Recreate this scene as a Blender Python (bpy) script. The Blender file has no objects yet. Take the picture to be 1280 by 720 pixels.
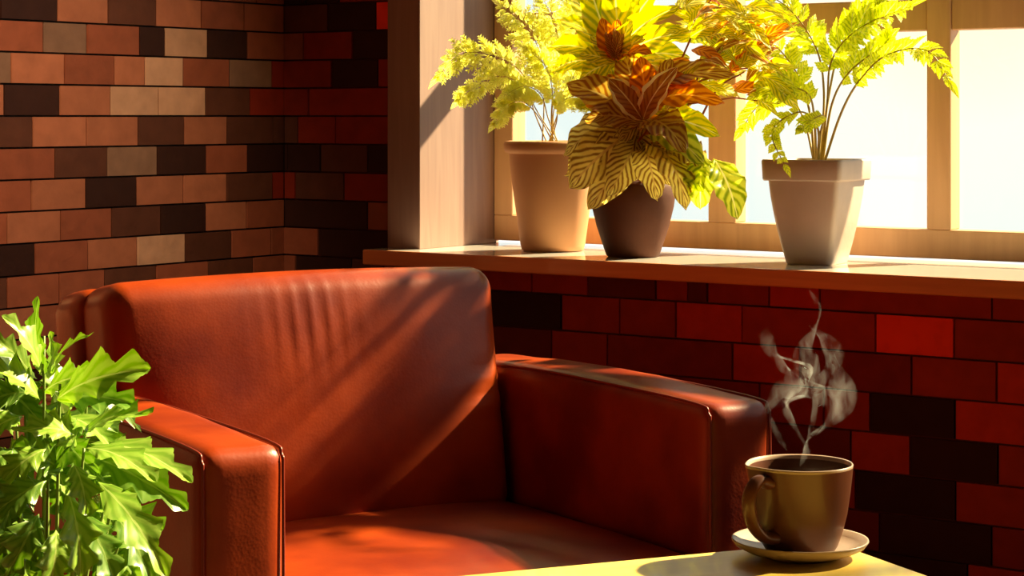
import bpy, bmesh, math, random
from mathutils import Vector, Matrix, noise
random.seed(7)
PI = math.pi
scene = bpy.context.scene
COL = scene.collection

# ------------------------------------------------------------------ camera, sky, sun, exposure
H = 1.16                                     # eye height
F = 2600.0                                   # focal length in pixels of the 1280 px frame
HOR = 145.0                                  # horizon row
cam = bpy.data.objects.new('camera', bpy.data.cameras.new('camera'))
COL.objects.link(cam)
cam.location = (0, 0, H); cam.rotation_euler = (PI/2, 0, 0)
cam.data.sensor_width = 36; cam.data.lens = 36*F/1280
cam.data.shift_y = -(360-HOR)/1280
cam.data.clip_start = 0.05
scene.camera = cam

SUN_AZ = (-0.86, -0.50)                       # direction the sunlight travels, in plan
SUN_EL = math.radians(35)
sd = Vector((SUN_AZ[0], SUN_AZ[1], 0)).normalized()*math.cos(SUN_EL); sd.z = -math.sin(SUN_EL)
sun = bpy.data.objects.new('sun', bpy.data.lights.new('sun', 'SUN'))
COL.objects.link(sun)
sun.data.energy = 25.0; sun.data.angle = math.radians(1.6); sun.data.color = (1.0, 0.76, 0.42)
sun.rotation_euler = sd.to_track_quat('-Z', 'Y').to_euler(); sun.location = (4, 2, 5)

world = bpy.data.worlds.new('world'); scene.world = world
world.use_nodes = True
wn = world.node_tree.nodes; wl = world.node_tree.links; wn.clear()
wo = wn.new('ShaderNodeOutputWorld'); wb = wn.new('ShaderNodeBackground')
tc = wn.new('ShaderNodeTexCoord'); vm = wn.new('ShaderNodeVectorMath'); vm.operation = 'DOT_PRODUCT'
glow = Vector((0.22, 1.0, 0.085)).normalized()
vm.inputs[1].default_value = glow
nrm = wn.new('ShaderNodeVectorMath'); nrm.operation = 'NORMALIZE'
rp = wn.new('ShaderNodeValToRGB'); rp.color_ramp.interpolation = 'EASE'
e = rp.color_ramp.elements
e[0].position = 0.982; e[0].color = (0.90, 0.99, 0.95, 1)
e[1].position = 0.9998; e[1].color = (1.8, 1.45, 0.75, 1)
m_ = rp.color_ramp.elements.new(0.9975); m_.color = (1.1, 1.08, 0.95, 1)
wl.new(tc.outputs['Generated'], nrm.inputs[0]); wl.new(nrm.outputs[0], vm.inputs[0])
wl.new(vm.outputs['Value'], rp.inputs[0]); wl.new(rp.outputs[0], wb.inputs[0]); wl.new(wb.outputs[0], wo.inputs[0])
wb.inputs[1].default_value = 1.10
scene.view_settings.view_transform = 'Standard'; scene.view_settings.look = 'None'
scene.view_settings.gamma = 1; scene.view_settings.use_curve_mapping = False
scene.view_settings.exposure = 0.0

# ------------------------------------------------------------------ room frame
A = math.radians(35.4)
P = Vector((-0.581, 5.3, 0))                 # corner of left wall and window wall
U = Vector((math.cos(A), -math.sin(A), 0))   # along the window wall, to the right
V = Vector((math.sin(A), math.cos(A), 0))    # outwards through the window
def W(s, v, z): return P + U*s + V*v + Vector((0, 0, z))
ROOM = Matrix(((U.x, V.x, 0, P.x), (U.y, V.y, 0, P.y), (0, 0, 1, 0), (0, 0, 0, 1)))
def px(x, y, d): return Vector(((x-640)/F*d, d, H-(y-HOR)/F*d))     # a sight line met at depth d
def s_of(x, v):                               # where column x meets the upright plane v
    b = P + V*v; t = (x-640)/F
    return (t*b.y-b.x)/(U.x-t*U.y)
def wp(x, y, v):
    s = s_of(x, v); q = W(s, v, 0)
    return px(x, y, q.y)

# ------------------------------------------------------------------ materials
def mat(name):
    m = bpy.data.materials.new(name); m.use_nodes = True
    nt = m.node_tree; return m, nt.nodes, nt.links, nt.nodes['Principled BSDF']
def simple(name, c, rough=0.5, metal=0, spec=0.5, bump=0, bscale=60, coat=0, var=0, vscale=8):
    m, n, l, b = mat(name)
    b.inputs['Base Color'].default_value = (*c, 1); b.inputs['Roughness'].default_value = rough
    b.inputs['Metallic'].default_value = metal; b.inputs['Specular IOR Level'].default_value = spec
    b.inputs['Coat Weight'].default_value = coat
    if bump or var:
        t = n.new('ShaderNodeTexCoord')
    if bump:
        x = n.new('ShaderNodeTexNoise'); x.inputs['Scale'].default_value = bscale; x.inputs['Detail'].default_value = 5
        q = n.new('ShaderNodeBump'); q.inputs['Strength'].default_value = bump; q.inputs['Distance'].default_value = 0.01
        l.new(t.outputs['Object'], x.inputs['Vector']); l.new(x.outputs['Fac'], q.inputs['Height']); l.new(q.outputs[0], b.inputs['Normal'])
    if var:
        x = n.new('ShaderNodeTexNoise'); x.inputs['Scale'].default_value = vscale; x.inputs['Detail'].default_value = 4
        r = n.new('ShaderNodeMapRange'); r.inputs[3].default_value = 1-var; r.inputs[4].default_value = 1+var
        h = n.new('ShaderNodeHueSaturation'); h.inputs['Color'].default_value = (*c, 1)
        l.new(t.outputs['Object'], x.inputs['Vector']); l.new(x.outputs['Fac'], r.inputs[0]); l.new(r.outputs[0], h.inputs['Value']); l.new(h.outputs[0], b.inputs['Base Color'])
    return m
def wood(name, c1, c2, rough=0.4, scale=(1, 14, 14), coat=0):
    m, n, l, b = mat(name)
    t = n.new('ShaderNodeTexCoord'); mp = n.new('ShaderNodeMapping'); mp.inputs['Scale'].default_value = scale
    x = n.new('ShaderNodeTexNoise'); x.inputs['Scale'].default_value = 3; x.inputs['Detail'].default_value = 7; x.inputs['Distortion'].default_value = 0.6
    r = n.new('ShaderNodeValToRGB'); r.color_ramp.elements[0].color = (*c1, 1); r.color_ramp.elements[1].color = (*c2, 1)
    r.color_ramp.elements[0].position = .3; r.color_ramp.elements[1].position = .7
    q = n.new('ShaderNodeBump'); q.inputs['Strength'].default_value = .08
    l.new(t.outputs['Object'], mp.inputs[0]); l.new(mp.outputs[0], x.inputs['Vector']); l.new(x.outputs['Fac'], r.inputs[0])
    l.new(r.outputs[0], b.inputs['Base Color']); l.new(x.outputs['Fac'], q.inputs['Height']); l.new(q.outputs[0], b.inputs['Normal'])
    b.inputs['Roughness'].default_value = rough; b.inputs['Coat Weight'].default_value = coat
    return m
def brick_mat():
    m, n, l, b = mat('brick')
    a = n.new('ShaderNodeAttribute'); a.attribute_name = 'bcol'
    t = n.new('ShaderNodeTexCoord'); x = n.new('ShaderNodeTexNoise'); x.inputs['Scale'].default_value = 22; x.inputs['Detail'].default_value = 6
    r = n.new('ShaderNodeMapRange'); r.inputs[3].default_value = .72; r.inputs[4].default_value = 1.3
    h = n.new('ShaderNodeHueSaturation'); q = n.new('ShaderNodeBump'); q.inputs['Strength'].default_value = .25; q.inputs['Distance'].default_value = .01
    l.new(t.outputs['Object'], x.inputs['Vector']); l.new(x.outputs['Fac'], r.inputs[0]); l.new(r.outputs[0], h.inputs['Value'])
    l.new(a.outputs['Color'], h.inputs['Color']); l.new(h.outputs[0], b.inputs['Base Color'])
    l.new(x.outputs['Fac'], q.inputs['Height']); l.new(q.outputs[0], b.inputs['Normal'])
    b.inputs['Roughness'].default_value = .7; b.inputs['Specular IOR Level'].default_value = .18
    return m
def leather_mat():
    m, n, l, b = mat('leather')
    t = n.new('ShaderNodeTexCoord')
    x = n.new('ShaderNodeTexNoise'); x.inputs['Scale'].default_value = 3.5; x.inputs['Detail'].default_value = 4
    r = n.new('ShaderNodeValToRGB'); r.color_ramp.elements[0].color = (0.13, 0.007, 0.001, 1); r.color_ramp.elements[1].color = (0.46, 0.062, 0.003, 1)
    r.color_ramp.elements[0].position = .3; r.color_ramp.elements[1].position = .72
    l.new(t.outputs['Object'], x.inputs['Vector']); l.new(x.outputs['Fac'], r.inputs[0]); l.new(r.outputs[0], b.inputs['Base Color'])
    g = n.new('ShaderNodeTexVoronoi'); g.inputs['Scale'].default_value = 190
    y = n.new('ShaderNodeTexNoise'); y.inputs['Scale'].default_value = 9; y.inputs['Detail'].default_value = 3
    q1 = n.new('ShaderNodeBump'); q1.inputs['Strength'].default_value = .03; q1.inputs['Distance'].default_value = .004
    q2 = n.new('ShaderNodeBump'); q2.inputs['Strength'].default_value = .12; q2.inputs['Distance'].default_value = .012
    l.new(t.outputs['Object'], g.inputs['Vector']); l.new(t.outputs['Object'], y.inputs['Vector'])
    l.new(g.outputs['Distance'], q1.inputs['Height']); l.new(y.outputs['Fac'], q2.inputs['Height']); l.new(q2.outputs[0], q1.inputs['Normal']); l.new(q1.outputs[0], b.inputs['Normal'])
    b.inputs['Roughness'].default_value = .37; b.inputs['Specular IOR Level'].default_value = .38
    b.inputs['Coat Weight'].default_value = .10; b.inputs['Coat Roughness'].default_value = .22
    return m
def leaf_mat(name, dark, light, vein=(.6, .6, .2), stripes=9, edge=None, trans=.55, mixpos=.5, rough=.4, wob=7.0, bmp=.3):
    """leaf surface: feather stripes running off the midrib, from the leaf's own UVs"""
    m, n, l, b = mat(name)
    uv = n.new('ShaderNodeUVMap'); uv.uv_map = 'uv'
    sp = n.new('ShaderNodeSeparateXYZ'); l.new(uv.outputs[0], sp.inputs[0])
    def mth(op, a, c=None):
        k = n.new('ShaderNodeMath'); k.operation = op
        for i, val in enumerate((a, c)):
            if val is None: continue
            if isinstance(val, (int, float)): k.inputs[i].default_value = val
            else: l.new(val, k.inputs[i])
        return k.outputs[0]
    ax = mth('ABSOLUTE', mth('SUBTRACT', sp.outputs[0], .5))
    n0 = n.new('ShaderNodeTexNoise'); n0.inputs['Scale'].default_value = 18; n0.inputs['Detail'].default_value = 3; t0 = n.new('ShaderNodeTexCoord'); l.new(t0.outputs['Object'], n0.inputs['Vector'])
    ph = mth('ADD', mth('MULTIPLY', mth('SUBTRACT', sp.outputs[1], mth('MULTIPLY', ax, .55)), stripes*2*PI), mth('MULTIPLY', n0.outputs['Fac'], wob))
    st = mth('ADD', mth('MULTIPLY', mth('SINE', ph), .5), .5)
    nz = n.new('ShaderNodeTexNoise'); nz.inputs['Scale'].default_value = 25; tcn = n.new('ShaderNodeTexCoord'); l.new(tcn.outputs['Object'], nz.inputs['Vector'])
    st2 = mth('ADD', mth('MULTIPLY', st, .7), mth('MULTIPLY', nz.outputs['Fac'], .6))
    r = n.new('ShaderNodeValToRGB'); r.color_ramp.elements[0].position = mixpos-.18; r.color_ramp.elements[1].position = mixpos+.25
    r.color_ramp.elements[0].color = (*dark, 1); r.color_ramp.elements[1].color = (*light, 1); l.new(st2, r.inputs[0])
    mid = mth('LESS_THAN', ax, .028)
    mx = n.new('ShaderNodeMix'); mx.data_type = 'RGBA'; l.new(mid, mx.inputs[0]); l.new(r.outputs[0], mx.inputs[6]); mx.inputs[7].default_value = (*vein, 1)
    colr = mx.outputs[2]
    if edge:
        eg = mth('GREATER_THAN', ax, .36); m2 = n.new('ShaderNodeMix'); m2.data_type = 'RGBA'
        l.new(eg, m2.inputs[0]); l.new(colr, m2.inputs[6]); m2.inputs[7].default_value = (*edge, 1); colr = m2.outputs[2]
    l.new(colr, b.inputs['Base Color']); b.inputs['Roughness'].default_value = rough
    tr = n.new('ShaderNodeBsdfTranslucent'); hs = n.new('ShaderNodeHueSaturation'); hs.inputs['Value'].default_value = 1.6; hs.inputs['Saturation'].default_value = 1.1
    l.new(colr, hs.inputs['Color']); l.new(hs.outputs[0], tr.inputs[0])
    ms = n.new('ShaderNodeMixShader'); ms.inputs[0].default_value = trans
    l.new(b.outputs[0], ms.inputs[1]); l.new(tr.outputs[0], ms.inputs[2])
    q = n.new('ShaderNodeBump'); q.inputs['Strength'].default_value = bmp; q.inputs['Distance'].default_value = .004
    l.new(st, q.inputs['Height']); l.new(q.outputs[0], b.inputs['Normal'])
    l.new(ms.outputs[0], n['Material Output'].inputs[0])
    return m
def glass_mat():
    m, n, l, b = mat('window_glass'); n.remove(b)
    t = n.new('ShaderNodeBsdfTransparent'); t.inputs[0].default_value = (.97, .99, .985, 1)
    g = n.new('ShaderNodeBsdfGlossy'); g.inputs['Roughness'].default_value = .02
    s = n.new('ShaderNodeMixShader'); s.inputs[0].default_value = .05
    l.new(t.outputs[0], s.inputs[1]); l.new(g.outputs[0], s.inputs[2]); l.new(s.outputs[0], n['Material Output'].inputs[0])
    return m
def steam_mat():
    m, n, l, b = mat('steam'); n.remove(b)
    v = n.new('ShaderNodeVolumePrincipled'); v.inputs['Color'].default_value = (.97, .95, .93, 1)
    v.inputs['Anisotropy'].default_value = .2
    t = n.new('ShaderNodeTexCoord'); mp = n.new('ShaderNodeMapping'); mp.inputs['Scale'].default_value = (1.5, 1.5, .6); mp.inputs['Rotation'].default_value = (.3, .5, 0)
    x = n.new('ShaderNodeTexNoise'); x.inputs['Scale'].default_value = 55; x.inputs['Detail'].default_value = 3; x.inputs['Distortion'].default_value = .8
    r = n.new('ShaderNodeMapRange'); r.inputs[1].default_value = .40; r.inputs[2].default_value = .72; r.inputs[3].default_value = 3; r.inputs[4].default_value = 52
    l.new(t.outputs['Object'], mp.inputs[0]); l.new(mp.outputs[0], x.inputs['Vector']); l.new(x.outputs['Fac'], r.inputs[0]); l.new(r.outputs[0], v.inputs['Density'])
    l.new(v.outputs[0], n['Material Output'].inputs['Volume'])
    return m
M = dict(
    brick=brick_mat(), mortar=simple('mortar', (.022, .012, .009), .9, bump=.3),
    leather=leather_mat(), seam=simple('leather_piping', (.20, .018, .005), .42),
    frame=wood('window_frame_wood', (.56, .33, .17), (.66, .40, .21), .5, (12, 12, 1)),
    casing=wood('casing_wood', (.24, .145, .12), (.30, .19, .155), .6, (14, 14, 1.2)),
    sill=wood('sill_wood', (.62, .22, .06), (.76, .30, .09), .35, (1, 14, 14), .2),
    sillsheen=simple('sill_top_painted_sheen', (.90, .86, .80), .12, coat=.6, var=.05),  # pale colour stands in for sun and window reflection on the sill top
    table=wood('table_wood', (.72, .50, .09), (.84, .62, .14), .35, (1, 16, 16), .2),
    leg=wood('dark_wood', (.05, .02, .01), (.08, .035, .015), .45),
    plaster=simple('plaster', (.15, .065, .03), .9, bump=.1), ceil=simple('ceiling_paint', (.26, .17, .11), .9),
    floor=wood('floor_boards', (.09, .032, .012), (.14, .055, .02), .5, (1, 9, 9)),
    glass=glass_mat(), steam=steam_mat(),
    pot_cream=simple('cream_terracotta', (.50, .25, .11), .75, bump=.06, bscale=40, var=.1),
    pot_dark=simple('dark_clay', (.065, .020, .010), .7, spec=.2, bump=.15, bscale=30, var=.35, vscale=14),
    pot_grey=simple('grey_ceramic', (.50, .40, .34), .5, bump=.08, bscale=60, var=.12, vscale=20),
    planter=simple('planter_clay', (.30, .14, .08), .7, bump=.1, var=.15),
    soil=simple('soil', (.03, .018, .01), .95, bump=.8, bscale=90),
    glaze=simple('mug_glaze', (.095, .030, .012), .36, bump=.03, bscale=25, coat=.12, spec=.35, var=.35, vscale=30),
    rimglaze=simple('rim_glaze', (.42, .30, .22), .3, coat=.4),
    saucer=simple('saucer_glaze', (.42, .30, .21), .38, bump=.03, bscale=30, var=.15, vscale=40),
    coffee=simple('coffee', (.012, .005, .002), .08),
    stem=simple('stem', (.42, .30, .05), .5), gstem=simple('green_stem', (.20, .30, .05), .5), rstem=simple('red_stem', (.35, .08, .03), .5),
    fern=leaf_mat('fern_leaf', (.38, .46, .03), (.70, .72, .08), (.6, .6, .2), 4, trans=.6),
    fernpale=leaf_mat('pale_fern_leaf', (.50, .52, .09), (.78, .78, .22), (.7, .7, .3), 4, trans=.55),
    calathea=leaf_mat('striped_leaf', (.24, .13, .025), (.74, .66, .20), (.6, .45, .15), 10, trans=.45, mixpos=.5),
    redleaf=leaf_mat('red_brown_leaf', (.32, .12, .03), (.60, .44, .10), (.7, .55, .2), 9, trans=.4, mixpos=.6),
    creamleaf=leaf_mat('cream_edged_leaf', (.30, .10, .02), (.45, .22, .05), (.8, .7, .4), 7, edge=(.85, .80, .45), trans=.4),
    yellowleaf=leaf_mat('yellow_green_leaf', (.34, .38, .02), (.74, .66, .05), (.8, .75, .3), 7, trans=.55, mixpos=.55),
    orangeleaf=leaf_mat('orange_leaf', (.42, .10, .015), (.70, .28, .03), (.8, .4, .1), 6, trans=.55, mixpos=.6),
    greenvein=leaf_mat('veined_green_leaf', (.22, .30, .02), (.62, .68, .10), (.8, .8, .3), 6, trans=.5, mixpos=.5),
    bright=leaf_mat('bright_green_leaf', (.19, .36, .03), (.29, .46, .06), (.46, .6, .15), 5, trans=.28, mixpos=.5, rough=.34, wob=2, bmp=.06),
    bright2=leaf_mat('fresh_green_leaf', (.10, .23, .02), (.17, .31, .04), (.3, .45, .1), 5, trans=.28, mixpos=.5, rough=.34, wob=2, bmp=.06),
)

# ------------------------------------------------------------------ mesh helpers
def link(name, me, parent=None, smooth=True):
    o = bpy.data.objects.new(name, me); COL.objects.link(o)
    if parent: o.parent = parent
    if smooth:
        me.polygons.foreach_set('use_smooth', [True]*len(me.polygons))
    return o
class MB:
    def __init__(self): self.v = []; self.f = []; self.mi = []; self.uv = []; self.col = []
    def add(self, vs, fs, mi=0, uvs=None, col=None):
        b = len(self.v); self.v += [tuple(x) for x in vs]
        for i, f in enumerate(fs):
            self.f.append([b+k for k in f]); self.mi.append(mi)
            self.uv.append([uvs[k] for k in f] if uvs else [(0, 0)]*len(f)); self.col.append(col or (1, 1, 1))
    def box(self, x0, x1, y0, y1, z0, z1, mi=0, col=None):
        vs = [(x, y, z) for x in (x0, x1) for y in (y0, y1) for z in (z0, z1)]
        self.add(vs, [(0, 1, 3, 2), (4, 6, 7, 5), (0, 4, 5, 1), (2, 3, 7, 6), (0, 2, 6, 4), (1, 5, 7, 3)], mi, None, col)
    def tube(self, pts, r, n=8, mi=0, flat=None, cap=True):
        pts = [Vector(p) for p in pts]; rs = r if isinstance(r, (list, tuple)) else [r]*len(pts)
        rings = []; up = Vector((0, 0, 1))
        t0 = (pts[1]-pts[0]).normalized()
        if abs(t0.z) > .9: up = Vector((0, 1, 0))
        nx = t0.cross(up).normalized()
        for i, p in enumerate(pts):
            t = (pts[min(i+1, len(pts)-1)]-pts[max(i-1, 0)]).normalized()
            nx = (nx-t*nx.dot(t)).normalized(); ny = t.cross(nx)
            fx, fy = flat if flat else (1, 1)
            rings.append([p+nx*math.cos(2*PI*k/n)*rs[i]*fx+ny*math.sin(2*PI*k/n)*rs[i]*fy for k in range(n)])
        vs = [q for rr in rings for q in rr]; fs = []
        for i in range(len(pts)-1):
            for k in range(n):
                fs.append((i*n+k, i*n+(k+1) % n, (i+1)*n+(k+1) % n, (i+1)*n+k))
        if cap: fs.append(tuple(range(n-1, -1, -1))); fs.append(tuple((len(pts)-1)*n+k for k in range(n)))
        self.add(vs, fs, mi)
    def lathe(self, prof, n=48, mi=0, c=(0, 0, 0), fn=None):
        vs = []; fs = []
        for (r, z) in prof:
            for k in range(n):
                a = 2*PI*k/n; q = Vector((c[0]+r*math.cos(a), c[1]+r*math.sin(a), c[2]+z))
                vs.append(fn(q, a, r, z) if fn else q)
        for i in range(len(prof)-1):
            m = mi[i] if isinstance(mi, list) else mi
            self.add([vs[j] for j in range(i*n, (i+2)*n)], [(k, (k+1) % n, n+(k+1) % n, n+k) for k in range(n)], m)
    def build(self, name, mats, parent=None, smooth=True, weld=True):
        me = bpy.data.meshes.new(name); me.from_pydata(self.v, [], self.f)
        if not isinstance(mats, (list, tuple)): mats = [mats]
        for m in mats: me.materials.append(m)
        me.polygons.foreach_set('material_index', self.mi)
        ul = me.uv_layers.new(name='uv'); ul.data.foreach_set('uv', [c for f in self.uv for p in f for c in p])
        if any(c != (1, 1, 1) for c in self.col):
            at = me.color_attributes.new('bcol', 'FLOAT_COLOR', 'CORNER'); arr = []
            for f, c in zip(self.f, self.col): arr += [*c, 1]*len(f)
            at.data.foreach_set('color', arr)
        if weld:
            bm = bmesh.new(); bm.from_mesh(me); bmesh.ops.remove_doubles(bm, verts=bm.verts, dist=1e-6); bm.to_mesh(me); bm.free()
        return link(name, me, parent, smooth)
def bevel(o, w, seg=3):
    b = o.modifiers.new('bevel', 'BEVEL'); b.width = w; b.segments = seg; b.limit_method = 'ANGLE'; b.angle_limit = math.radians(35)
    b.harden_normals = False
    return o
def boxobj(name, dims, m, parent=None, bw=.003, matrix=None, mb=None):
    q = MB(); q.box(*dims); o = q.build(name, m, parent, smooth=False)
    if bw: bevel(o, bw, 2)
    if matrix is not None: o.matrix_world = matrix
    return o
def empty(name, loc, rz=0, label=None, cat=None, group=None):
    o = bpy.data.objects.new(name, None); COL.objects.link(o); o.empty_display_size = .1
    o.location = loc; o.rotation_euler = (0, 0, rz); tag(o, label, cat, group); return o
def tag(o, label=None, cat=None, group=None, kind=None):
    if label: o['label'] = label
    if cat: o['category'] = cat
    if group: o['group'] = group
    if kind: o['kind'] = kind
    return o
def spline(pts, n=24):
    """Catmull-Rom through the points"""
    pts = [Vector(p) for p in pts]; q = [pts[0]*2-pts[1]]+pts+[pts[-1]*2-pts[-2]]; out = []
    seg = len(pts)-1
    for i in range(n+1):
        u = i/n*seg; k = min(int(u), seg-1); t = u-k
        a, b, c, d = q[k:k+4]
        out.append(.5*((2*b)+(c-a)*t+(2*a-5*b+4*c-d)*t*t+(3*b-a-3*c+d)*t**3))
    return out

# ------------------------------------------------------------------ brick walls (setting)
def shade(c, k=.12):
    f = 1+random.uniform(-k, k); return tuple(x*f for x in c)
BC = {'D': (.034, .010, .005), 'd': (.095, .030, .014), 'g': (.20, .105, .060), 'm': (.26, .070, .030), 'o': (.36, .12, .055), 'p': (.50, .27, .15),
      'r': (.24, .022, .006), 'R': (.55, .040, .007), 'X': (.92, .055, .010), 'e': (.34, .032, .006), 'q': (.13, .017, .005)}  # window wall bricks: redness of the shade is put into their colour
COURSE = .0705; Z0 = H                        # a bed joint lies at eye height
def px_to_t(x):                               # column -> distance from the corner along the left wall
    t = (x-640)/F
    return (P.x-t*P.y)/(V.x-t*V.y)
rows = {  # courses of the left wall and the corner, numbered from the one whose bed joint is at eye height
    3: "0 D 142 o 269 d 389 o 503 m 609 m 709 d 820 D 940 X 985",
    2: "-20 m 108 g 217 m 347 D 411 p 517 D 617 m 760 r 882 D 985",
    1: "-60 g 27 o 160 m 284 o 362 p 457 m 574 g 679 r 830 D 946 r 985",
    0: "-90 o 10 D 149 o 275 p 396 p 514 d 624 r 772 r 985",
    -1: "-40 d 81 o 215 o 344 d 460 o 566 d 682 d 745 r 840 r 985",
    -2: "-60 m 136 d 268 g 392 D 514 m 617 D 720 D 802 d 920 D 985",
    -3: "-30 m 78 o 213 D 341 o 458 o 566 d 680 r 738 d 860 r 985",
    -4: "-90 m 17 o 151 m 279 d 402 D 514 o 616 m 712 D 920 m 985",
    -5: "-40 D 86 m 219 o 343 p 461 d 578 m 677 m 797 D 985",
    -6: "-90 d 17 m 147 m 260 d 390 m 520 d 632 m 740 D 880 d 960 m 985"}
left_l = MB(); left_w = MB()
GAP = .0045
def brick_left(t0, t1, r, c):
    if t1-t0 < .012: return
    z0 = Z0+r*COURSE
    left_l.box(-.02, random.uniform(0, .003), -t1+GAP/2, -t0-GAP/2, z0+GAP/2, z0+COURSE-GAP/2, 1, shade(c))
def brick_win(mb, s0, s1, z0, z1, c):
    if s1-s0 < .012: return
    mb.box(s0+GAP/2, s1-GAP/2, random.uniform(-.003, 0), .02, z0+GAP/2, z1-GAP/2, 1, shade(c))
RNDL = 'DddmmmoogpmD'; RNDR = 'DDdqrrqrr'
for r in range(-17, 32):
    z0 = Z0+r*COURSE
    tt = None; ss = None
    if r in rows:
        tok = rows[r].split(); xs = [float(a)/2 for a in tok[0::2]]; cs = tok[1::2]
        for i, c in enumerate(cs):
            a, b = xs[i], xs[i+1]
            if a < 355:
                t1 = px_to_t(a); t0 = px_to_t(min(b, 355)); t0 = max(t0, .0)
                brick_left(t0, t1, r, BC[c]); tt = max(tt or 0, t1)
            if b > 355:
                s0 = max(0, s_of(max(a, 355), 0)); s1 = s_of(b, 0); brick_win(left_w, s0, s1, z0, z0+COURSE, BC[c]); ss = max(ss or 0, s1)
    t = tt if tt is not None else -random.uniform(0, .15)
    while t < 6.0:
        L = random.choice((.2, .2, .21, .16, .11)); brick_left(max(t, 0), min(t+L, 6), r, BC[random.choice(RNDL)]); t += L
    s = ss if ss is not None else -random.uniform(0, .15)
    while s < .40:
        L = random.choice((.2, .16, .11)); brick_win(left_w, max(s, 0), min(s+L, .40), z0, z0+COURSE, BC[random.choice(RNDR)]); s += L
left_l.box(-.14, -.006, -6, .38, 0, 3.4, 0)
o = left_l.build('wall_left', [M['mortar'], M['brick']], smooth=False, weld=False); o.matrix_world = ROOM; tag(o, kind='structure')

SILL_Z = H-.322; SILL_T = .037; WIN_TOP = 3.15; S1 = .452; S2 = 6.6
C2 = .083; ztop = SILL_Z-SILL_T
def xs_row(spec, v=0):                        # "px code px code px"
    tok = spec.split(); return [(s_of(float(tok[i]), v), tok[i+1], s_of(float(tok[i+2]), v)) for i in range(0, len(tok)-1, 2)]
lower = {0: "480 e 600 e 665 e 735 q 820 e 860 q 885 e 962 R 1025 e 1240 e 1290",
         1: "480 r 600 D 702 e 775 e 845 R 928 e 1095 X 1193 e 1290",
         2: "600 q 690 e 760 r 916 R 1000 r 1140 e 1246 R 1300",
         3: "600 r 720 q 820 r 950 r 1030 e 1088 D 1194 R 1290",
         4: "600 r 760 r 880 q 1064 e 1138 D 1248 e 1300",
         5: "600 q 760 r 900 D 1010 r 1070 D 1195 e 1290",
         6: "600 r 760 r 900 D 1030 q 1100 D 1240 r 1300"}
for r in range(0, 10):
    z1 = ztop-r*C2 + (.03 if r == 0 else .03); z0 = z1-C2; z1 = min(z1, ztop); z0 = max(z0, 0)
    if z1 < .005: continue
    s = .40
    if r in lower:
        for (a, c, b) in xs_row(lower[r]):
            brick_win(left_w, max(a, .40), b, z0, z1, BC[c]); s = max(s, b)
    while s < 7:
        L = random.choice((.23, .2, .12)); brick_win(left_w, s, min(s+L, 7), z0, z1, BC[random.choice('rrreeRqD')]); s += L
left_w.box(0, 7, .006, .38, 0, ztop, 0)
left_w.box(0, .40, .006, .38, ztop, 3.4, 0)
left_w.box(S2, 7, .006, .38, ztop, 3.4, 0)
left_w.box(.40, S2, .006, .38, WIN_TOP, 3.4, 0)
o = left_w.build('wall_window', [simple('red_mortar', (.085, .018, .009), .9, bump=.3), M['brick']], smooth=False, weld=False); o.matrix_world = ROOM; tag(o, kind='structure')
for nm, d, m in (('floor', (-.14, 7.1, -6.1, .38, -.1, 0), 'floor'), ('ceiling', (-.14, 7.1, -6.1, .38, 3.4, 3.5), 'ceil'),
                 ('wall_right', (7, 7.1, -6.1, .38, 0, 3.4), 'plaster'), ('wall_rear', (-.14, 7, -6.1, -6, 0, 3.4), 'plaster')):
    o = boxobj(nm, d, M[m], bw=0, matrix=ROOM); tag(o, kind='structure')
# window casing, reveal lining and sill
q = MB(); q.box(s_of(490, 0), S1, -.018, .30, SILL_Z, WIN_TOP+.08)
o = q.build('trim_1', M['casing'], smooth=False); bevel(o, .002); o.matrix_world = ROOM; tag(o, kind='structure')
q = MB(); q.box(S1, S2, -.018, .30, WIN_TOP-.02, WIN_TOP+.08)
o = q.build('trim_2', M['casing'], smooth=False); bevel(o, .002); o.matrix_world = ROOM; tag(o, kind='structure')
q = MB(); q.box(S2, S2+.1, -.018, .30, SILL_Z, WIN_TOP+.08)
o = q.build('trim_3', M['casing'], smooth=False); bevel(o, .002); o.matrix_world = ROOM; tag(o, kind='structure')
q = MB(); q.box(s_of(490, 0)-.012, S2+.12, -.10, .38, SILL_Z-SILL_T, SILL_Z)
o = q.build('trim_4', [M['sill'], M['sillsheen']], smooth=False); bevel(o, .004)
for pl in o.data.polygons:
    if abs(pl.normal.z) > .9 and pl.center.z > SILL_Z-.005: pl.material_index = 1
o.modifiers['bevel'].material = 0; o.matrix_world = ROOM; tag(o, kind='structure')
# window: frame, mullions, transoms, panes
VP_ = .285
win = empty('window_1', W(S1, VP_, SILL_Z)); tag(win, kind='structure')
def wbox(name, s0, s1, v0, v1, z0, z1, m='frame', bw=.003):
    o = boxobj(name, (s0, s1, v0, v1, z0, z1), M[m], None, bw); o.parent = win
    o.matrix_parent_inverse = win.matrix_world.inverted(); 
    o.matrix_basis = Matrix.Identity(4); o.matrix_parent_inverse = Matrix.Translation(win.location).inverted() @ ROOM
    return o
zb = SILL_Z+.008; zr = H-(281-HOR)/F*4.78
ms = [(s_of(885, VP_), s_of(919, VP_)), (s_of(1158, VP_), s_of(1188, VP_))]
while ms[-1][1] < S2-1.4: ms.append((ms[-1][0]+1.12, ms[-1][1]+1.12))
wbox('bottom_rail', S1+.002, S2-.002, VP_, .345, zb, zr, 'frame')
wbox('stile', S1+.002, s_of(640, VP_), VP_, .345, zr, WIN_TOP-.022)
wbox('stile', S2-.06, S2-.002, VP_, .345, zr, WIN_TOP-.022)
zt0 = H+(HOR-45)/F*4.9; zt1 = zt0+.07
edges = [s_of(640, VP_)]+[k for m in ms for k in m]+[S2-.06]
for a, b in ms: wbox('mullion', a, b, VP_, .338, zr, WIN_TOP-.022)
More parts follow.
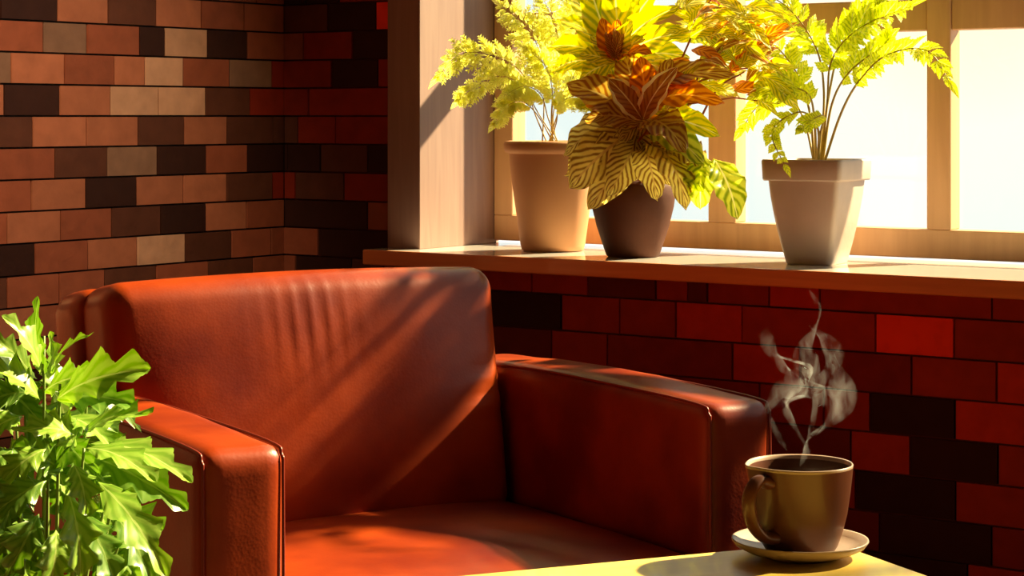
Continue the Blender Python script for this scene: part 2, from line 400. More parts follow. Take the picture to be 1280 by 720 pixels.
for i in range(0, len(edges), 2):
    a, b = edges[i], edges[i+1]
    wbox('transom', a+.0005, b-.0005, VP_+.004, .335, zt0, zt1)
    wbox('top_rail', a+.0005, b-.0005, VP_+.004, .335, WIN_TOP-.08, WIN_TOP-.022)
    wbox('pane', a+.0005, b-.0005, .316, .320, zr+.0005, zt0-.0005, 'glass', 0)
    wbox('pane', a+.0005, b-.0005, .316, .320, zt1+.0005, WIN_TOP-.081, 'glass', 0)

# ------------------------------------------------------------------ added out-of-view spotlight that brightens the left brick wall
def spotlight(loc, target, energy, size, blend):
    d = (target-loc).normalized(); t = empty('added_fill_spot', loc, 0, 'added unseen spotlight brightening the left brick wall', 'added light')
    q = MB(); q.tube([-d*.10, -d*.095, d*.02], [.03, .042, .045], 24, cap=False); q.tube([-d*.101, -d*.10], [.001, .03], 24); q.build('housing', simple('black_metal', (.02, .02, .02), .4, 1), t)
    q = MB(); q.tube([Vector((0, 0, 3.4-loc.z)), -d*.06], .008, 8); q.build('bracket', simple('bracket_metal', (.02, .02, .02), .4, 1), t)
    l = bpy.data.objects.new('bulb', bpy.data.lights.new('bulb', 'SPOT')); COL.objects.link(l); l.parent = t
    l.location = d*.03; l.rotation_euler = d.to_track_quat('-Z', 'Y').to_euler()
    l.data.energy = energy; l.data.spot_size = math.radians(size); l.data.spot_blend = blend; l.data.shadow_soft_size = .05; l.data.color = (1.0, .72, .46)
spotlight(W(1.3, -2.3, 3.15), W(0, -1.08, 1.42), 420, 35, 1.0)

# ------------------------------------------------------------------ armchair
TH = math.radians(32)
CH = Vector((math.cos(TH), math.sin(TH), 0)); CB = Vector((-math.sin(TH), math.cos(TH), 0))
origin = (px(885, 505, 3.68)+px(362, 556, 3.23))/2; origin.z = 0      # between the arms' inner front corners
chair = empty('armchair', origin, TH, 'red-brown leather armchair with square arms beside the window sill', 'armchair')
IW = .412; AW = .145; ARM_Z = .648; DEP = .88
def cushion(name, dims, r, parent, n=(24, 24, 12), puff=None, m='leather', shape=None):
    x0, x1, y0, y1, z0, z1 = dims; c = Vector(((x0+x1)/2, (y0+y1)/2, (z0+z1)/2)); h = Vector(((x1-x0)/2, (y1-y0)/2, (z1-z0)/2))
    mb = MB()
    def rd(p):
        q = Vector([max(-(h[i]-r), min(h[i]-r, p[i])) for i in range(3)]); d = p-q
        w = q+d.normalized()*r if d.length > 1e-9 else p
        if shape: w = shape(w, h)
        return c+w
    def face(ax, sg):
        a, b = [(1, 2), (2, 0), (0, 1)][ax]; na, nb = n[a], n[b]; vs = []
        def par(k, nn, hh):                    # denser towards the rounded edges
            t = -1+2*k/nn; return hh*math.sin(t*PI/2*.999)/math.sin(PI/2*.999)
        for i in range(na+1):
            for j in range(nb+1):
                p = Vector((0, 0, 0)); p[ax] = sg*h[ax]; p[a] = par(i, na, h[a]); p[b] = par(j, nb, h[b]); vs.append(rd(p))
        fs = []
        for i in range(na):
            for j in range(nb):
                f = (i*(nb+1)+j, (i+1)*(nb+1)+j, (i+1)*(nb+1)+j+1, i*(nb+1)+j+1); fs.append(f if sg > 0 else f[::-1])
        mb.add(vs, fs)
    for ax in range(3):
        for sg in (-1, 1): face(ax, sg)
    me_o = mb.build(name, M[m], parent); bm = bmesh.new(); bm.from_mesh(me_o.data); bmesh.ops.remove_doubles(bm, verts=bm.verts, dist=2e-5); bm.to_mesh(me_o.data); bm.free()
    return me_o
def arm_shape(w, h):
    w = w.copy(); f = (w.z/h.z+1)/2
    k = max(0, -w.y/h.y)                        # front rises slightly and swells
    w.z += .012*math.sin((w.y/h.y+1)*PI/2)*f
    w.x += .006*math.sin(w.z/h.z*PI/2+1)*(1 if w.x > 0 else -1)*math.cos(w.y/h.y*PI/2)*.8
    w.z += .002*noise.noise(Vector((w.x*9, w.y*11, 3)))*f
    return w
for sg in (-1, 1):
    a0, a1 = (IW, IW+AW) if sg > 0 else (-IW-AW, -IW)
    arm = cushion('arm', (a0, a1, 0, DEP+.02, .09, ARM_Z), .030, chair, (12, 36, 28), shape=arm_shape)
    q = MB()
    for xe in (a0+.005, a1-.005):              # piping along both top edges, down both front edges
        zt = ARM_Z-.004
        q.tube(spline([(xe, .014, .12), (xe, .006, .35), (xe, .007, zt-.05), (xe, .012, zt-.012), (xe, .05, zt+.002), (xe, .3, zt+.008), (xe, .6, zt+.008), (xe, DEP-.03, zt-.006)], 60), .0028, 8)
    q.build('piping', M['seam'], arm)
REC = math.radians(9)
def back_shape(w, h):
    w = w.copy(); fx = w.x/h.x; fz = w.z/h.z
    b = max(0, 1-fx**4)*max(0, 1-fz**4)
    if w.y < 0: w.y -= .028*b
    w.z += .010*(1-fx*fx)*(1 if w.z > 0 else 0) - .0
    # soft pulls of the hide under the top edge
    env = math.exp(-((fx+.05)/.20)**2)*math.exp(-((fz-.62)/.35)**2)
    if w.y < h.y*.6: w.y += .0018*math.sin(fx*74+fz*2.2)*env
    e2 = math.exp(-((fx-.9)/.12)**2)*math.exp(-((fz+.1)/.25)**2)
    if w.y < 0: w.y += .004*math.sin(fz*30-fx*12)*e2
    w.y += .004*noise.noise(Vector((w.x*5, 1, w.z*5)))
    w.x += .012*(fz-1)*-.6*fx if False else 0
    return w
back = cushion('back_cushion', (-IW-.03, IW-.012, -.085, .085, -.26, .245), .048, chair, (110, 16, 60), shape=back_shape)
back.rotation_euler = (-REC, 0, 0); back.location = (0, .745, .60)
outer = cushion('back_frame', (-IW-.045, IW-.01, -.10, .06, -.36, .225), .045, chair, (40, 10, 30))
outer.rotation_euler = (-REC, 0, 0); outer.location = (0, .875, .60)
def seat_shape(w, h):
    w = w.copy(); fx = w.x/h.x; fy = w.y/h.y
    if w.z > 0: w.z += .022*(1-fx**4)*(1-fy**4); w.z += .003*math.sin(fx*22+fy*6)*math.exp(-((fx-.25)/.35)**2)*math.exp(-((fy+.35)/.5)**2)
    return w
cushion('seat_cushion', (-IW+.006, IW-.006, -.005, .70, .235, .383), .04, chair, (48, 48, 14), shape=seat_shape)
cushion('base', (-IW+.002, IW-.002, .02, DEP, .09, .23), .015, chair, (8, 8, 6))
for sx in (-1, 1):
    for yy in (.06, DEP-.06):
        q = MB(); q.tube([(sx*(IW+AW/2), yy, 0), (sx*(IW+AW/2), yy, .10)], [.02, .03], 12); q.build('leg', M['leg'], chair)

# ------------------------------------------------------------------ table
TZ = .75
corner = px(1039, 675, 2.01); corner.z = 0
TA = math.radians(23)
table = empty('side_table', corner, TA, 'pale yellow wooden table carrying the steaming mug', 'table')
q = MB(); q.box(-.75, 0, -.75, 0, TZ-.028, TZ); o = q.build('table_top', M['table'], table, smooth=False); bevel(o, .005)
q = MB()
for a in ((-.71, -.04, -.06, -.04), (-.71, -.04, -.71, -.69), (-.06, -.04, -.69, -.06), (-.71, -.69, -.69, -.06)): q.box(*a, TZ-.09, TZ-.0285)
q.build('apron', M['table'], table, smooth=False)
for x, y in ((-.09, -.09), (-.66, -.09), (-.09, -.66), (-.66, -.66)):
    q = MB(); q.tube([(x, y, 0), (x, y, TZ-.029)], [.016, .025], 14); q.build('leg', M['table'], table)

# ------------------------------------------------------------------ saucer and mug
mc = px(1000, 694, 1.938); mc.z = TZ
so = MB()
so.lathe([(.0001, .0045), (.030, .0045), (.034, .006), (.045, .0085), (.056, .0125), (.0615, .0165), (.0632, .0168), (.0636, .0155), (.060, .0105), (.050, .0055), (.037, .0025), (.034, .0), (.030, .0), (.028, .002), (.0001, .002)], 72)
saucer = so.build('saucer', M['saucer']); saucer.location = mc
tag(saucer, 'small beige round saucer under the brown mug on the table', 'saucer')
mug = empty('mug', mc+Vector((0, 0, .0062)), 0, 'brown glazed coffee mug with pale rim and steam rising from it', 'mug')
HT = .081
prof = [(.0001, .0), (.029, 0), (.0325, .001), (.035, .005), (.0395, .018), (.0435, .034), (.0462, .052), (.0480, .068), (.0490, HT-.003), (.0492, HT-.001), (.0484, HT), (.0472, HT-.001), (.0462, HT-.004), (.0448, .06), (.042, .038), (.036, .012), (.030, .007), (.0001, .006)]
mi = [0]*len(prof)
for k in (8, 9, 10, 11): mi[k] = 1
spout = math.radians(188)
def lip(q_, a, r, z):
    d = math.atan2(math.sin(a-spout), math.cos(a-spout)); k = math.exp(-(d/.30)**2)*max(0, (z-.055)/.026)
    return Vector((q_.x*(1+.06*k), q_.y*(1+.06*k), q_.z-.001*k))
q = MB(); q.lathe(prof, 80, mi, fn=lip); q.build('cup', [M['glaze'], M['rimglaze']], mug)
q = MB(); q.lathe([(.0001, .0655), (.0452, .0655)], 64); q.build('coffee', M['coffee'], mug)
ha = math.radians(222); hd = Vector((math.cos(ha), math.sin(ha), 0))
def hp(r, z): return hd*r+Vector((0, 0, z))
q = MB(); hpts = spline([hp(.0445, .067), (hp(.058, .0705)), hp(.069, .062), hp(.0715, .048), hp(.066, .032), hp(.053, .0195), hp(.0385, .016)], 40)
rad = [.0062*(1+.35*math.exp(-(i/5)**2)+.35*math.exp(-((40-i)/5)**2)) for i in range(41)]
q.tube(hpts, rad, 16, flat=(1.25, .78)); q.build('handle', M['glaze'], mug)
# steam: curling ribbons of vapour
def steam_ribbon(mb, pts, wid, th=.0010, phase=0):
    c = spline(pts, 60); n = len(c); rings = []; N = 14
    for i, p in enumerate(c):
        t = (c[min(i+1, n-1)]-c[max(i-1, 0)]).normalized()
        a = phase+i/n*4.5; side = Vector((math.cos(a), math.sin(a)*.6, 0)).cross(t).cross(t).normalized()
        nn = t.cross(side); u = i/(n-1); k = math.sin(PI*min(1, max(.0, u)))**.9+.02
        wv = wid*1.7*k*(.65+.35*math.sin(i*.22+phase)); rings.append([p+side*wv*math.cos(2*PI*j/N)+nn*(th*k+wv*.05)*math.sin(2*PI*j/N)+nn*wv*.35*math.cos(2*PI*j/N)**2 for j in range(N)])
    vs = [x for r in rings for x in r]
    fs = [(i*N+j, i*N+(j+1) % N, (i+1)*N+(j+1) % N, (i+1)*N+j) for i in range(n-1) for j in range(N)]
    fs += [tuple(range(N-1, -1, -1)), tuple((n-1)*N+j for j in range(N))]
    mb.add(vs, fs)
def SP(x, y, dz=0): return px(x, y, 1.938+dz)
st = MB()
steam_ribbon(st, [SP(1000, 583), SP(1006, 565), SP(1012, 545, .01), SP(1035, 528, .015), SP(1052, 505, .01), SP(1051, 480, 0), SP(1045, 455, -.01), SP(1038, 430), SP(1030, 415)], .0085, phase=.5)
steam_ribbon(st, [SP(985, 565), SP(974, 548, -.005), SP(960, 515, -.01), SP(972, 498), SP(998, 482, .005), SP(1014, 460, .01), SP(990, 450), SP(968, 442, -.01), SP(957, 420), SP(962, 405)], .0095, phase=2.0)
steam_ribbon(st, [SP(1002, 570, .01), SP(1012, 540, .01), SP(1019, 500, .01), SP(1012, 470, 0), SP(1008, 440, -.01), SP(1020, 410), SP(1025, 385, .01), SP(1010, 360, 0)], .0075, phase=1.2)
steam_ribbon(st, [SP(1010, 560), SP(995, 535), SP(985, 505, .01), SP(1010, 490, .01), SP(1030, 470), SP(1042, 448, -.01), SP(1030, 425, 0), SP(1008, 405)], .010, phase=3.2)
steam_ribbon(st, [SP(965, 440), SP(985, 462), SP(1015, 478), SP(1040, 500), SP(1035, 525), SP(1015, 550)], .0085, phase=.2)
o = st.build('steam', M['steam'], smooth=True); tag(o, 'thin pale wisps of steam curling above the mug', 'steam', kind='stuff')

# ------------------------------------------------------------------ leaves
def ovate(t): return math.sin(PI*min(1, t)**.86)**.66 if 0 < t < 1 else 0
def lance(t): return math.sin(PI*t**.7)**1.1 if 0 < t < 1 else 0
def leaf(mb, base, tip, width, nrm=None, droop=.15, shape=ovate, mi=0, nl=10, nw=4, cup=.18, serr=0, lobes=0, wave=0, ph=0):
    base = Vector(base); tip = Vector(tip); ax = tip-base; L = ax.length
    if L < 1e-5: return
    ax /= L; nrm = Vector(nrm) if nrm is not None else Vector((0, -.7, .7)); nrm = (nrm-ax*nrm.dot(ax))
    if nrm.length < 1e-3: nrm = ax.orthogonal()
    nrm.normalize(); side = ax.cross(nrm)
    vs = []; uvs = []
    for i in range(nl+1):
        t = i/nl; w = max(shape(t), .012)*width/2
        if lobes:
            x = (t*lobes+ph) % 1.0; x2 = x**1.4; w *= (1-.60*x2)*(1 if int(x*9) % 3 else .9) if t < .93 else 1; sh = 1.0*(1-x)*width*.28
        else: sh = 0
        if serr: w *= 1+serr*(1 if i % 2 else -1)
        c = base+ax*(L*t)+nrm*(droop*L*(4*t*(1-t)))
        for j in range(-nw, nw+1):
            u = j/nw
            p = c+side*(u*w)+nrm*(cup*w*abs(u)+wave*width*math.sin(t*22+u*3+ph)*abs(u)*.12)+ax*(abs(u)*(sh if lobes else w*.25*(1-t)))
            vs.append(p); uvs.append((.5+u/2, t))
    k = 2*nw+1
    fs = [(i*k+j, i*k+j+1, (i+1)*k+j+1, (i+1)*k+j) for i in range(nl) for j in range(k-1)]
    mb.add(vs, fs, mi, uvs)
rnd = random.Random(11)
def rv(a): return Vector((rnd.uniform(-a, a), rnd.uniform(-a, a), rnd.uniform(-a, a)))
def frond(parent, pts, mats, npair=16, ll=.05, lw=.016, start=.25, name='frond', rs=.0018, ang=55, bip=False, hang=.35, stemmat=0):
    c = spline(pts, 60); n = len(c)
    mb = MB(); mb.tube(c, [rs*(1-.75*i/n) for i in range(n)], 6, mi=0)
    for kk in range(npair):
        u = start+(1-start)*(kk+.5)/npair; i = min(n-2, int(u*(n-1))); p = c[i]; t = (c[i+1]-c[i-1]).normalized()
        prof = math.sin(PI*min(1, ((u-start)/(1-start))*.88+.12))**.6
        face = Vector((-.2, -.85, .5)).normalized(); sd_ = t.cross(face).normalized()
        for sg in (-1, 1):
            a = math.radians(ang+rnd.uniform(-9, 9)); d = (t*math.cos(a)+sd_*sg*math.sin(a)+Vector((0, 0, -hang))*rnd.uniform(.5, 1.2)+rv(.14)).normalized()
            L = ll*prof*rnd.uniform(.85, 1.15)
            if bip:
                tipv = p+d*L
                m2 = 6
                for z in range(m2):
                    f = (z+.6)/m2; b2 = p.lerp(tipv, f); s2 = d.cross(face).normalized()
                    for g in (-1, 1):
                        d2 = (d*.75+s2*g*.65+rv(.1)).normalized(); l2 = L*.30*(1.15-f)+.004
                        leaf(mb, b2, b2+d2*l2*1.15, l2*.5, face+rv(.5), .08, lance, 1, 4, 1, .15)
                leaf(mb, p+d*L*.7, tipv, L*.09, face, .05, lance, 1, 4, 1)
                mb.tube([p, p.lerp(tipv, .5), tipv], [.0007, .0006, .0003], 4, mi=1)
            else:
                leaf(mb, p, p+d*L, lw*1.35*(prof*.6+.4)*rnd.uniform(.8, 1.25), face+rv(.7), rnd.uniform(.02, .18), lance, 1, 14, 2, .25, serr=.16)
    leaf(mb, c[-4], c[-1]+(c[-1]-c[-3]).normalized()*ll*.5, lw, Vector((0, -.8, .5)), .05, lance, 1, 6, 2)
    return mb.build(name, mats, parent, weld=False)

def base_on_sill(x, v):
    s = s_of(x, v); q = W(s, v, SILL_Z); return q
def rel(parent_loc, pts): return [Vector(p)-parent_loc for p in pts]

# --- fern in the cream pot (left)
LA = base_on_sill(691, .13)
pa = empty('potted_fern', LA, 0, 'feathery yellow-green fern in the large round cream pot, leftmost on the sill', 'potted plant', 'plants on the window sill')
sA = LA.y/F
q = MB(); hA = (LA.z-(H-(176-HOR)*sA)) * -1
q.lathe([(.0001, 0), (.068, 0), (.074, .003), (.0775, .015), (.088, hA*.35), (.098, hA*.62), (.1035, hA*.80), (.1045, hA-.030), (.1050, hA-.028)], 64)
pot = q.build('pot', M['pot_cream'], pa)
q = MB(); q.lathe([(.1045, hA-.030), (.1125, hA-.028), (.1175, hA-.020), (.118, hA-.008), (.114, hA-.001), (.106, hA), (.099, hA-.004), (.097, hA-.05)], 64)
q.build('rim', M['pot_cream'], pot)
q = MB(); q.lathe([(.0001, hA-.028), (.05, hA-.026), (.098, hA-.03)], 40); q.build('soil', M['soil'], pa)
cA = Vector((0, 0, hA-.03))
def A_(x, y, v): return wp(x, y, v)-LA
for pts, kw in (
    ([A_(668, 140, .12), A_(655, 95, .08), A_(620, 70, .0), A_(575, 68, -.04), A_(545, 100, -.05)], dict(ll=.062)),
    ([A_(672, 140, .10), A_(655, 110, .06), A_(625, 95, .0), A_(590, 112, -.03), A_(572, 128, -.04)], dict(ll=.05)),
    ([A_(676, 150, .08), A_(655, 128, .04), A_(635, 132, .01), A_(616, 158, -.0)], dict(ll=.042)),
    ([A_(680, 130, .14), A_(678, 80, .14), A_(660, 35, .12), A_(622, 4, .08)], dict(ll=.06)),
    ([A_(690, 130, .16), A_(700, 85, .16), A_(695, 35, .17), A_(675, -10, .16)], dict(ll=.055)),
    ([A_(698, 140, .12), A_(715, 100, .08), A_(730, 70, .04), A_(760, 55, .0)], dict(ll=.055)),
    ([A_(690, 150, .08), A_(690, 110, .04), A_(680, 80, -.01), A_(655, 60, -.04)], dict(ll=.055)),
    ([A_(695, 155, .06), A_(700, 130, .02), A_(722, 120, -.02), A_(740, 135, -.03)], dict(ll=.045)),
    ([A_(686, 150, .10), A_(676, 118, .07), A_(655, 108, .04), A_(632, 118, .0)], dict(ll=.045)),
    ([A_(692, 140, .16), A_(716, 75, .18), A_(720, 20, .18), A_(715, -30, .18)], dict(ll=.06)),
):
    frond(pa, [cA+Vector((rnd.uniform(-.03, .03), rnd.uniform(-.03, .02), 0))]+pts, [M['stem'], M['fernpale']], npair=15, bip=True, start=.38, ang=50, hang=.25, **kw)

# --- striped foliage plant in the dark pot (middle)
LB = base_on_sill(791, .06)
pb = empty('potted_calathea', LB, 0, 'red and yellow striped broad-leaved plant in the dark brown clay pot, middle of the sill', 'potted plant', 'plants on the window sill')
q = MB(); hB = .175
q.lathe([(.0001, 0), (.056, 0), (.061, .004), (.070, .03), (.083, .07), (.094, .115), (.0975, .140), (.096, .160), (.090, hB), (.084, hB+.001), (.082, hB-.006), (.080, hB-.03)], 56)
q.build('pot', M['pot_dark'], pb)
q = MB(); q.lathe([(.0001, hB-.015), (.04, hB-.012), (.083, hB-.02)], 40); q.build('soil', M['soil'], pb)
def B_(x, y, v=.0): return wp(x, y, v)-LB
fm = [M['calathea'], M['redleaf'], M['creamleaf'], M['yellowleaf'], M['orangeleaf'], M['greenvein']]
fb = MB()
def bl(x0, y0, x1, y1, w, mi, v0=.02, v1=-.06, droop=.14, nrm=None, cup=.2, shape=ovate, wave=.8):
    leaf(fb, B_(x0, y0, v0), B_(x1, y1, v1), w*LB.y/F, nrm or (rnd.uniform(-.4, .4), -.8, .55), droop, shape, mi, 16, 5, cup, wave=wave, ph=rnd.random())
# lower, drooping striped leaves
bl(800, 160, 712, 236, 62, 0, .0, -.10, .20); bl(802, 175, 735, 262, 46, 0, .0, -.09, .15)
bl(798, 172, 760, 246, 44, 0, -.02, -.12, .12); bl(808, 178, 858, 262, 50, 0, .0, -.09, .18)
bl(806, 180, 822, 250, 42, 0, -.02, -.11, .12); bl(795, 150, 705, 195, 46, 0, .0, -.08, .2)
bl(815, 165, 880, 205, 44, 5, .0, -.06, .2); bl(822, 160, 900, 170, 40, 3, .0, -.05, .2)
bl(880, 195, 876, 262, 40, 5, -.02, -.06, .12); bl(892, 198, 922, 274, 42, 5, -.02, -.05, .12); bl(850, 190, 880, 240, 38, 5, .0, -.06, .1)
# red-brown middle leaves
bl(803, 155, 708, 105, 52, 1, .0, -.08, .18); bl(805, 160, 858, 190, 50, 1, -.03, -.10, .25); bl(803, 150, 760, 98, 34, 2, -.05, -.10, .12)
bl(804, 150, 846, 84, 32, 2, -.05, -.10, .12); bl(812, 140, 905, 128, 42, 4, .0, -.05, .2); bl(812, 130, 920, 95, 40, 1, .02, -.03, .2)
bl(800, 130, 778, 60, 40, 1, -.02, -.04, .1); bl(806, 130, 800, 70, 38, 4, -.02, -.06, .1); bl(808, 130, 838, 72, 40, 1, .0, -.04, .12)
bl(806, 140, 870, 100, 44, 4, -.01, -.05, .2); bl(800, 155, 730, 150, 40, 1, -.03, -.09, .2); bl(798, 150, 718, 130, 42, 3, .03, -.03, .2)
# upper crown fan of long yellow-green leaves with an orange heart
for x1, y1, w, k in ((688, 92, 40, 3), (684, 60, 42, 3), (690, 26, 42, 3), (708, -4, 40, 3), (735, -28, 40, 3), (765, -38, 40, 3), (797, -34, 38, 3), (828, -20, 38, 3), (850, 8, 40, 3), (866, 40, 40, 3), (862, 72, 38, 3), (725, 100, 36, 3), (845, 98, 34, 3)):
    bl(772, 78, x1, y1, w, k, .0, rnd.uniform(-.05, .06), .14, cup=.25)
for x1, y1, k in ((738, 45, 3), (752, 22, 4), (772, 24, 4), (790, 26, 3), (806, 48, 3), (724, 68, 3), (815, 66, 4)): bl(770, 78, x1, y1, 28, k, -.05, -.085, .10, cup=.3)
for x1, y1 in ((757, 40), (768, 34), (780, 42)): bl(769, 74, x1, y1, 16, 1, -.075, -.10, .10, cup=.3)
for k in range(26):
    an = math.radians(rnd.uniform(20, 160)); L = rnd.uniform(50, 85); bx = 802+rnd.uniform(-22, 30); by = 165+rnd.uniform(-15, 25)
    bl(bx, by, bx+math.cos(an)*L*1.1, min(by+math.sin(an)*L*.9, 262), rnd.uniform(24, 40), rnd.choice((0, 0, 1, 5, 4, 0)), rnd.uniform(-.02, .05), rnd.uniform(-.08, .04), .16, wave=1.2)
for k in range(22):
    an = math.radians(rnd.uniform(180, 360)); L = rnd.uniform(45, 75); bx = 802+rnd.uniform(-25, 35); by = 140+rnd.uniform(-20, 10)
    bl(bx, by, bx+math.cos(an)*L*1.2, by+math.sin(an)*L*.8, rnd.uniform(20, 32), rnd.choice((1, 3, 4, 3, 2)), rnd.uniform(-.0, .08), rnd.uniform(-.04, .08), .16, wave=1.0)
# leafy shoots on the right
for k in range(110):
    a = rnd.random(); bx = 838+a*118+rnd.uniform(-8, 8); by = 118-rnd.random()*125+10*a
    an = math.radians(rnd.choice((-1, 1))*rnd.uniform(5, 50)+(-8)); L = rnd.uniform(34, 62); dx = math.cos(an)*L; dy = math.sin(an)*L
    if rnd.random() < .15: dx = -dx
    bl(bx, by, min(bx+dx, 1000), by+dy, rnd.uniform(12, 25), rnd.choice((3, 3, 3, 5, 3, 4, 2)), rnd.uniform(-.03, .12), rnd.uniform(-.05, .12), .14, shape=lance, wave=.4)
fb.build('foliage', fm, pb, weld=False)
q = MB()
for x, y in ((803, 165), (770, 80), (880, 195), (860, 100), (900, 60), (930, 90), (820, 150)):
    q.tube(spline([(rnd.uniform(-.02, .02), rnd.uniform(-.02, .02), hB-.02), B_(803+(x-803)*.3, 215, .04), B_(x*.7+803*.3, y*.6+160*.4, .02), B_(x, y, .0)], 16), [.004*(1-.6*i/16) for i in range(17)], 7)
for x0, y0, x1, y1 in ((840, 120, 960, 20), (850, 110, 985, 80), (845, 90, 900, -20), (860, 130, 975, 130)):
    q.tube([B_(x0, y0, .02), B_((x0+x1)/2, (y0+y1)/2-8, .03), B_(x1, y1, .03)], [.0025, .002, .001], 6)
q.build('stem', M['rstem'], pb)

# --- fern in the grey square pot (right)
LC = base_on_sill(1021, .105)
pc = empty('potted_fern', LC, 0, 'thin-stemmed leafy fern in the grey square tapered pot, rightmost on the sill', 'potted plant', 'plants on the window sill')
rotC = -math.radians(31)
def sq_ring(a, z, rc, n=5):
    pts = []
    for k in range(4):
        cx, cy = [(1, 1), (-1, 1), (-1, -1), (1, -1)][k]
        for j in range(n+1):
            an = k*PI/2+j/n*PI/2; x = cx*(a-rc)+math.cos(an)*rc; y = cy*(a-rc)+math.sin(an)*rc
            pts.append(Vector((x*math.cos(rotC)-y*math.sin(rotC), x*math.sin(rotC)+y*math.cos(rotC), z)))
    return pts
def loft(mb, rings, mi=0, capb=False, capt=False):
    n = len(rings[0]); vs = [p for r in rings for p in r]
    fs = [(i*n+j, i*n+(j+1) % n, (i+1)*n+(j+1) % n, (i+1)*n+j) for i in range(len(rings)-1) for j in range(n)]
    if capb: fs.append(tuple(range(n-1, -1, -1)))
    if capt: fs.append(tuple((len(rings)-1)*n+j for j in range(n)))
    mb.add(vs, fs, mi)
sC = LC.y/F; hC = .228; aT = .0845
q = MB(); loft(q, [sq_ring(aT*f, hC*z, .012) for f, z in ((.60, 0), (.63, .012), (.67, .08), (.74, .2), (.82, .36), (.89, .52), (.94, .66), (.97, .78), (.975, .82))], capb=True)
pot = q.build('pot', M['pot_grey'], pc)
q = MB(); loft(q, [sq_ring(a, z, .012) for a, z in ((aT*.97, hC-.046), (aT*1.07, hC-.046), (aT*1.09, hC-.042), (aT*1.11, hC-.004), (aT*1.09, hC), (aT*1.0, hC), (aT*.98, hC-.004), (aT*.95, hC-.04))])
q.build('rim', M['pot_grey'], pot)
q = MB(); loft(q, [sq_ring(aT*.97, hC-.022, .012), sq_ring(.001, hC-.018, .0005)]); q.build('soil', M['soil'], pc)
def C_(x, y, v): return wp(x, y, v)-LC
def cC(x, v=.10): return C_(x, 204, v)
for pts, kw in (
    ([cC(1030), C_(1052, 140, .08), C_(1075, 100, .05), C_(1110, 68, .02), C_(1160, 64, -.02), C_(1192, 112, -.03)], dict(ll=.045, lw=.017, npair=17, start=.36)),
    ([cC(1026), C_(1034, 130, .12), C_(1040, 75, .12), C_(1075, 35, .10), C_(1148, 4, .06)], dict(ll=.066, lw=.021, npair=17, start=.42)),
    ([cC(1020), C_(1018, 150, .08), C_(1010, 118, .05), C_(980, 108, .01), C_(945, 120, -.01)], dict(ll=.05, lw=.020, npair=11, start=.42)),
    ([cC(1018), C_(1012, 140, .12), C_(995, 90, .14), C_(960, 50, .15), C_(905, 25, .15)], dict(ll=.06, lw=.020, npair=17, start=.40)),
    ([cC(1024), C_(1030, 120, .14), C_(1020, 60, .16), C_(985, 10, .16), C_(940, -15, .16)], dict(ll=.06, lw=.020, npair=15, start=.45)),
    ([cC(1022, .08), C_(1022, 160, .04), C_(1000, 140, -.0), C_(965, 165, -.03), C_(985, 215, -.06)], dict(ll=.032, lw=.014, npair=11, start=.5)),
    ([cC(1028), C_(1040, 130, .12), C_(1062, 90, .10), C_(1100, 60, .08), C_(1115, 45, .07)], dict(ll=.055, lw=.02, npair=12, start=.42)),
    ([cC(1018, .13), C_(1005, 150, .16), C_(985, 120, .18), C_(950, 130, .18), C_(925, 165, .17)], dict(ll=.05, lw=.018, npair=13, start=.4)),
    ([cC(1025, .13), C_(1036, 120, .17), C_(1050, 60, .18), C_(1075, 20, .18), C_(1100, 5, .17)], dict(ll=.055, lw=.02, npair=12, start=.5)),
    ([cC(1022, .08), C_(1026, 165, .05), C_(1030, 145, .02), C_(1015, 150, -.02), C_(1000, 163, -.04)], dict(ll=.03, lw=.015, npair=7, start=.55)),
):
    frond(pc, pts, [M['stem'], M['fern']], rs=.0032, ang=48, hang=.30, **kw)

# ------------------------------------------------------------------ leafy floor plant (lower left)
DD = 2.45
LD = px(60, 700, DD); LD.z = 0
pd_ = empty('potted_shrub', LD, 0, 'bright green jagged-leaved plant in front of the armchair, lower left', 'potted plant')
q = MB(); q.lathe([(.0001, 0), (.10, 0), (.105, .01), (.135, .26), (.15, .27), (.15, .30), (.138, .30), (.13, .26)], 48); q.build('pot', M['planter'], pd_)
q = MB(); q.lathe([(.0001, .275), (.132, .27)], 40); q.build('soil', M['soil'], pd_)
def D_(x, y, d=DD): return px(x, y, d)-LD
def jag(t): return (math.sin(PI*t**.75))**.8 if 0 < t < 1 else 0
fl = MB(); stems = MB()
def dl(x0, y0, x1, y1, w, mi, dd=0, droop=.12, nrm=None, d1=None, stem=True):
    b = D_(x0, y0, DD+dd); t = D_(x1, y1, DD+(d1 if d1 is not None else dd-.03))
    leaf(fl, b, t, w*1.22*DD/F, nrm or (rnd.uniform(-.5, .6), -.75, .6), droop, jag, mi, 34, 4, rnd.uniform(.1, .3), lobes=rnd.choice((3, 4, 4)), wave=.15, ph=rnd.random())
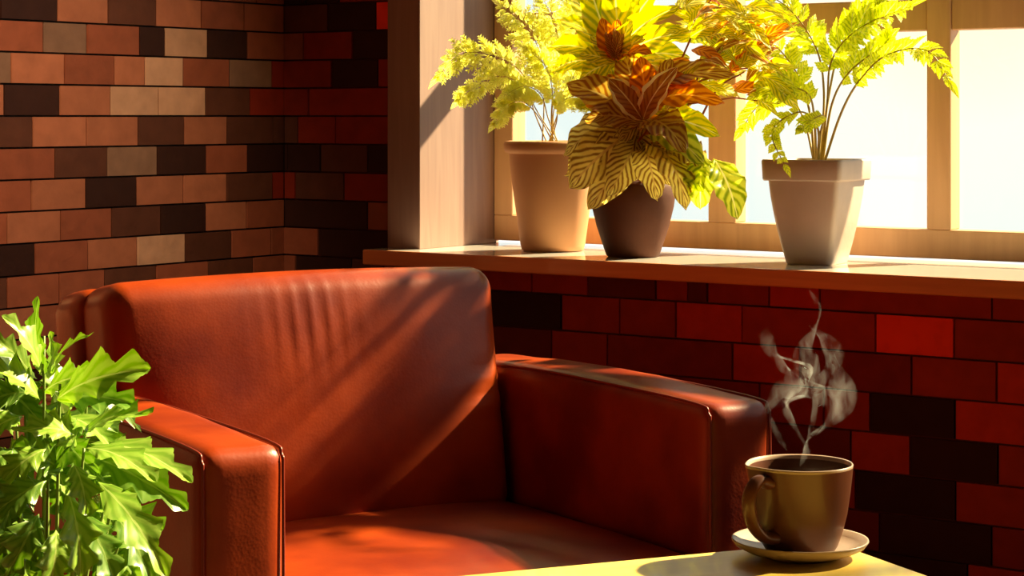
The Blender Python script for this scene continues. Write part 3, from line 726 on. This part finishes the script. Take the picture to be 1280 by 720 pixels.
# stems
for (x, y, dd) in ((55, 420, 0), (30, 440, .05), (75, 480, -.03), (110, 470, 0), (105, 560, -.05), (150, 580, 0), (60, 600, -.08), (20, 520, -.02), (130, 640, -.04), (170, 640, .02), (-30, 520, .04)):
    p = spline([(rnd.uniform(-.04, .04), rnd.uniform(-.04, .04), .27), D_(55+(x-55)*.4, 860, DD+dd*.5), D_(55+(x-55)*.75, 700, DD+dd), D_(x, y, DD+dd)], 20)
    stems.tube(p, [.0045*(1-.65*i/20) for i in range(21)], 7)
N1 = (.35, -.45, .85); N2 = (.5, -.75, .4)
expl = [  # base, tip, width, material, depth
    (52, 470, 4, 398, 44, 0, -.04, N1), (58, 470, 48, 374, 30, 1, .0, None), (60, 475, 62, 418, 28, 0, .02, None), (62, 470, 112, 420, 30, 0, -.01, N1),
    (70, 500, 186, 462, 66, 0, -.05, None), (75, 500, 165, 505, 58, 1, -.02, None), (50, 500, -10, 462, 60, 0, -.06, N1), (55, 490, 118, 470, 48, 0, .0, None),
    (40, 470, -12, 420, 40, 0, .02, None), (95, 545, 30, 538, 50, 0, -.08, N1), (100, 545, 180, 520, 62, 0, -.04, N1), (110, 555, 236, 602, 56, 0, -.04, N1),
    (112, 570, 232, 636, 54, 1, -.02, None), (105, 560, 190, 600, 52, 0, -.07, N1), (95, 560, 60, 520, 45, 0, -.03, None), (92, 580, 108, 640, 44, 0, -.09, N2),
    (80, 590, 20, 560, 50, 1, -.03, None), (120, 600, 205, 716, 54, 0, -.06, N2), (118, 590, 175, 660, 46, 1, -.03, None), (85, 615, 100, 720, 50, 0, -.09, N2),
    (60, 600, -5, 640, 52, 1, -.05, None), (60, 560, 5, 600, 48, 0, -.07, N1), (50, 640, 10, 715, 50, 1, -.06, None), (140, 640, 190, 730, 46, 1, -.03, N2),
    (30, 520, -20, 545, 50, 0, -.03, N1), (20, 560, -30, 600, 50, 1, -.02, None), (100, 640, 145, 735, 50, 1, -.05, N2), (70, 660, 60, 745, 50, 0, -.08, N2),
    (30, 660, -20, 720, 50, 1, -.04, None), (110, 520, 60, 600, 40, 1, -.01, None), (78, 520, 140, 560, 50, 0, -.02, N1), (70, 540, 120, 590, 46, 1, .0, None)]
for (x0, y0, x1, y1, w, mi, dd, nn) in expl: dl(x0, y0, x1, y1, w, mi, dd, nrm=nn)
for k in range(90):
    bx = rnd.uniform(-10, 145); by = 440+rnd.random()**.8*330
    if by < 500: bx = rnd.uniform(-10, 70)
    out = (bx-60)/90; an = rnd.uniform(.2, 1.5) if rnd.random() < .5+.3*out else PI-rnd.uniform(.2, 1.5)
    L = rnd.uniform(50, 85); x1 = bx+math.cos(an)*L; y1 = by+math.sin(an)*L*.8
    if x1 > 205: continue
    dl(bx, by, x1, y1, rnd.uniform(38, 60), rnd.choice((0, 1, 1)), rnd.uniform(.0, .14), d1=rnd.uniform(-.03, .14))
fl.build('foliage', [M['bright'], M['bright2']], pd_, weld=False)
stems.build('stem', M['gstem'], pd_)
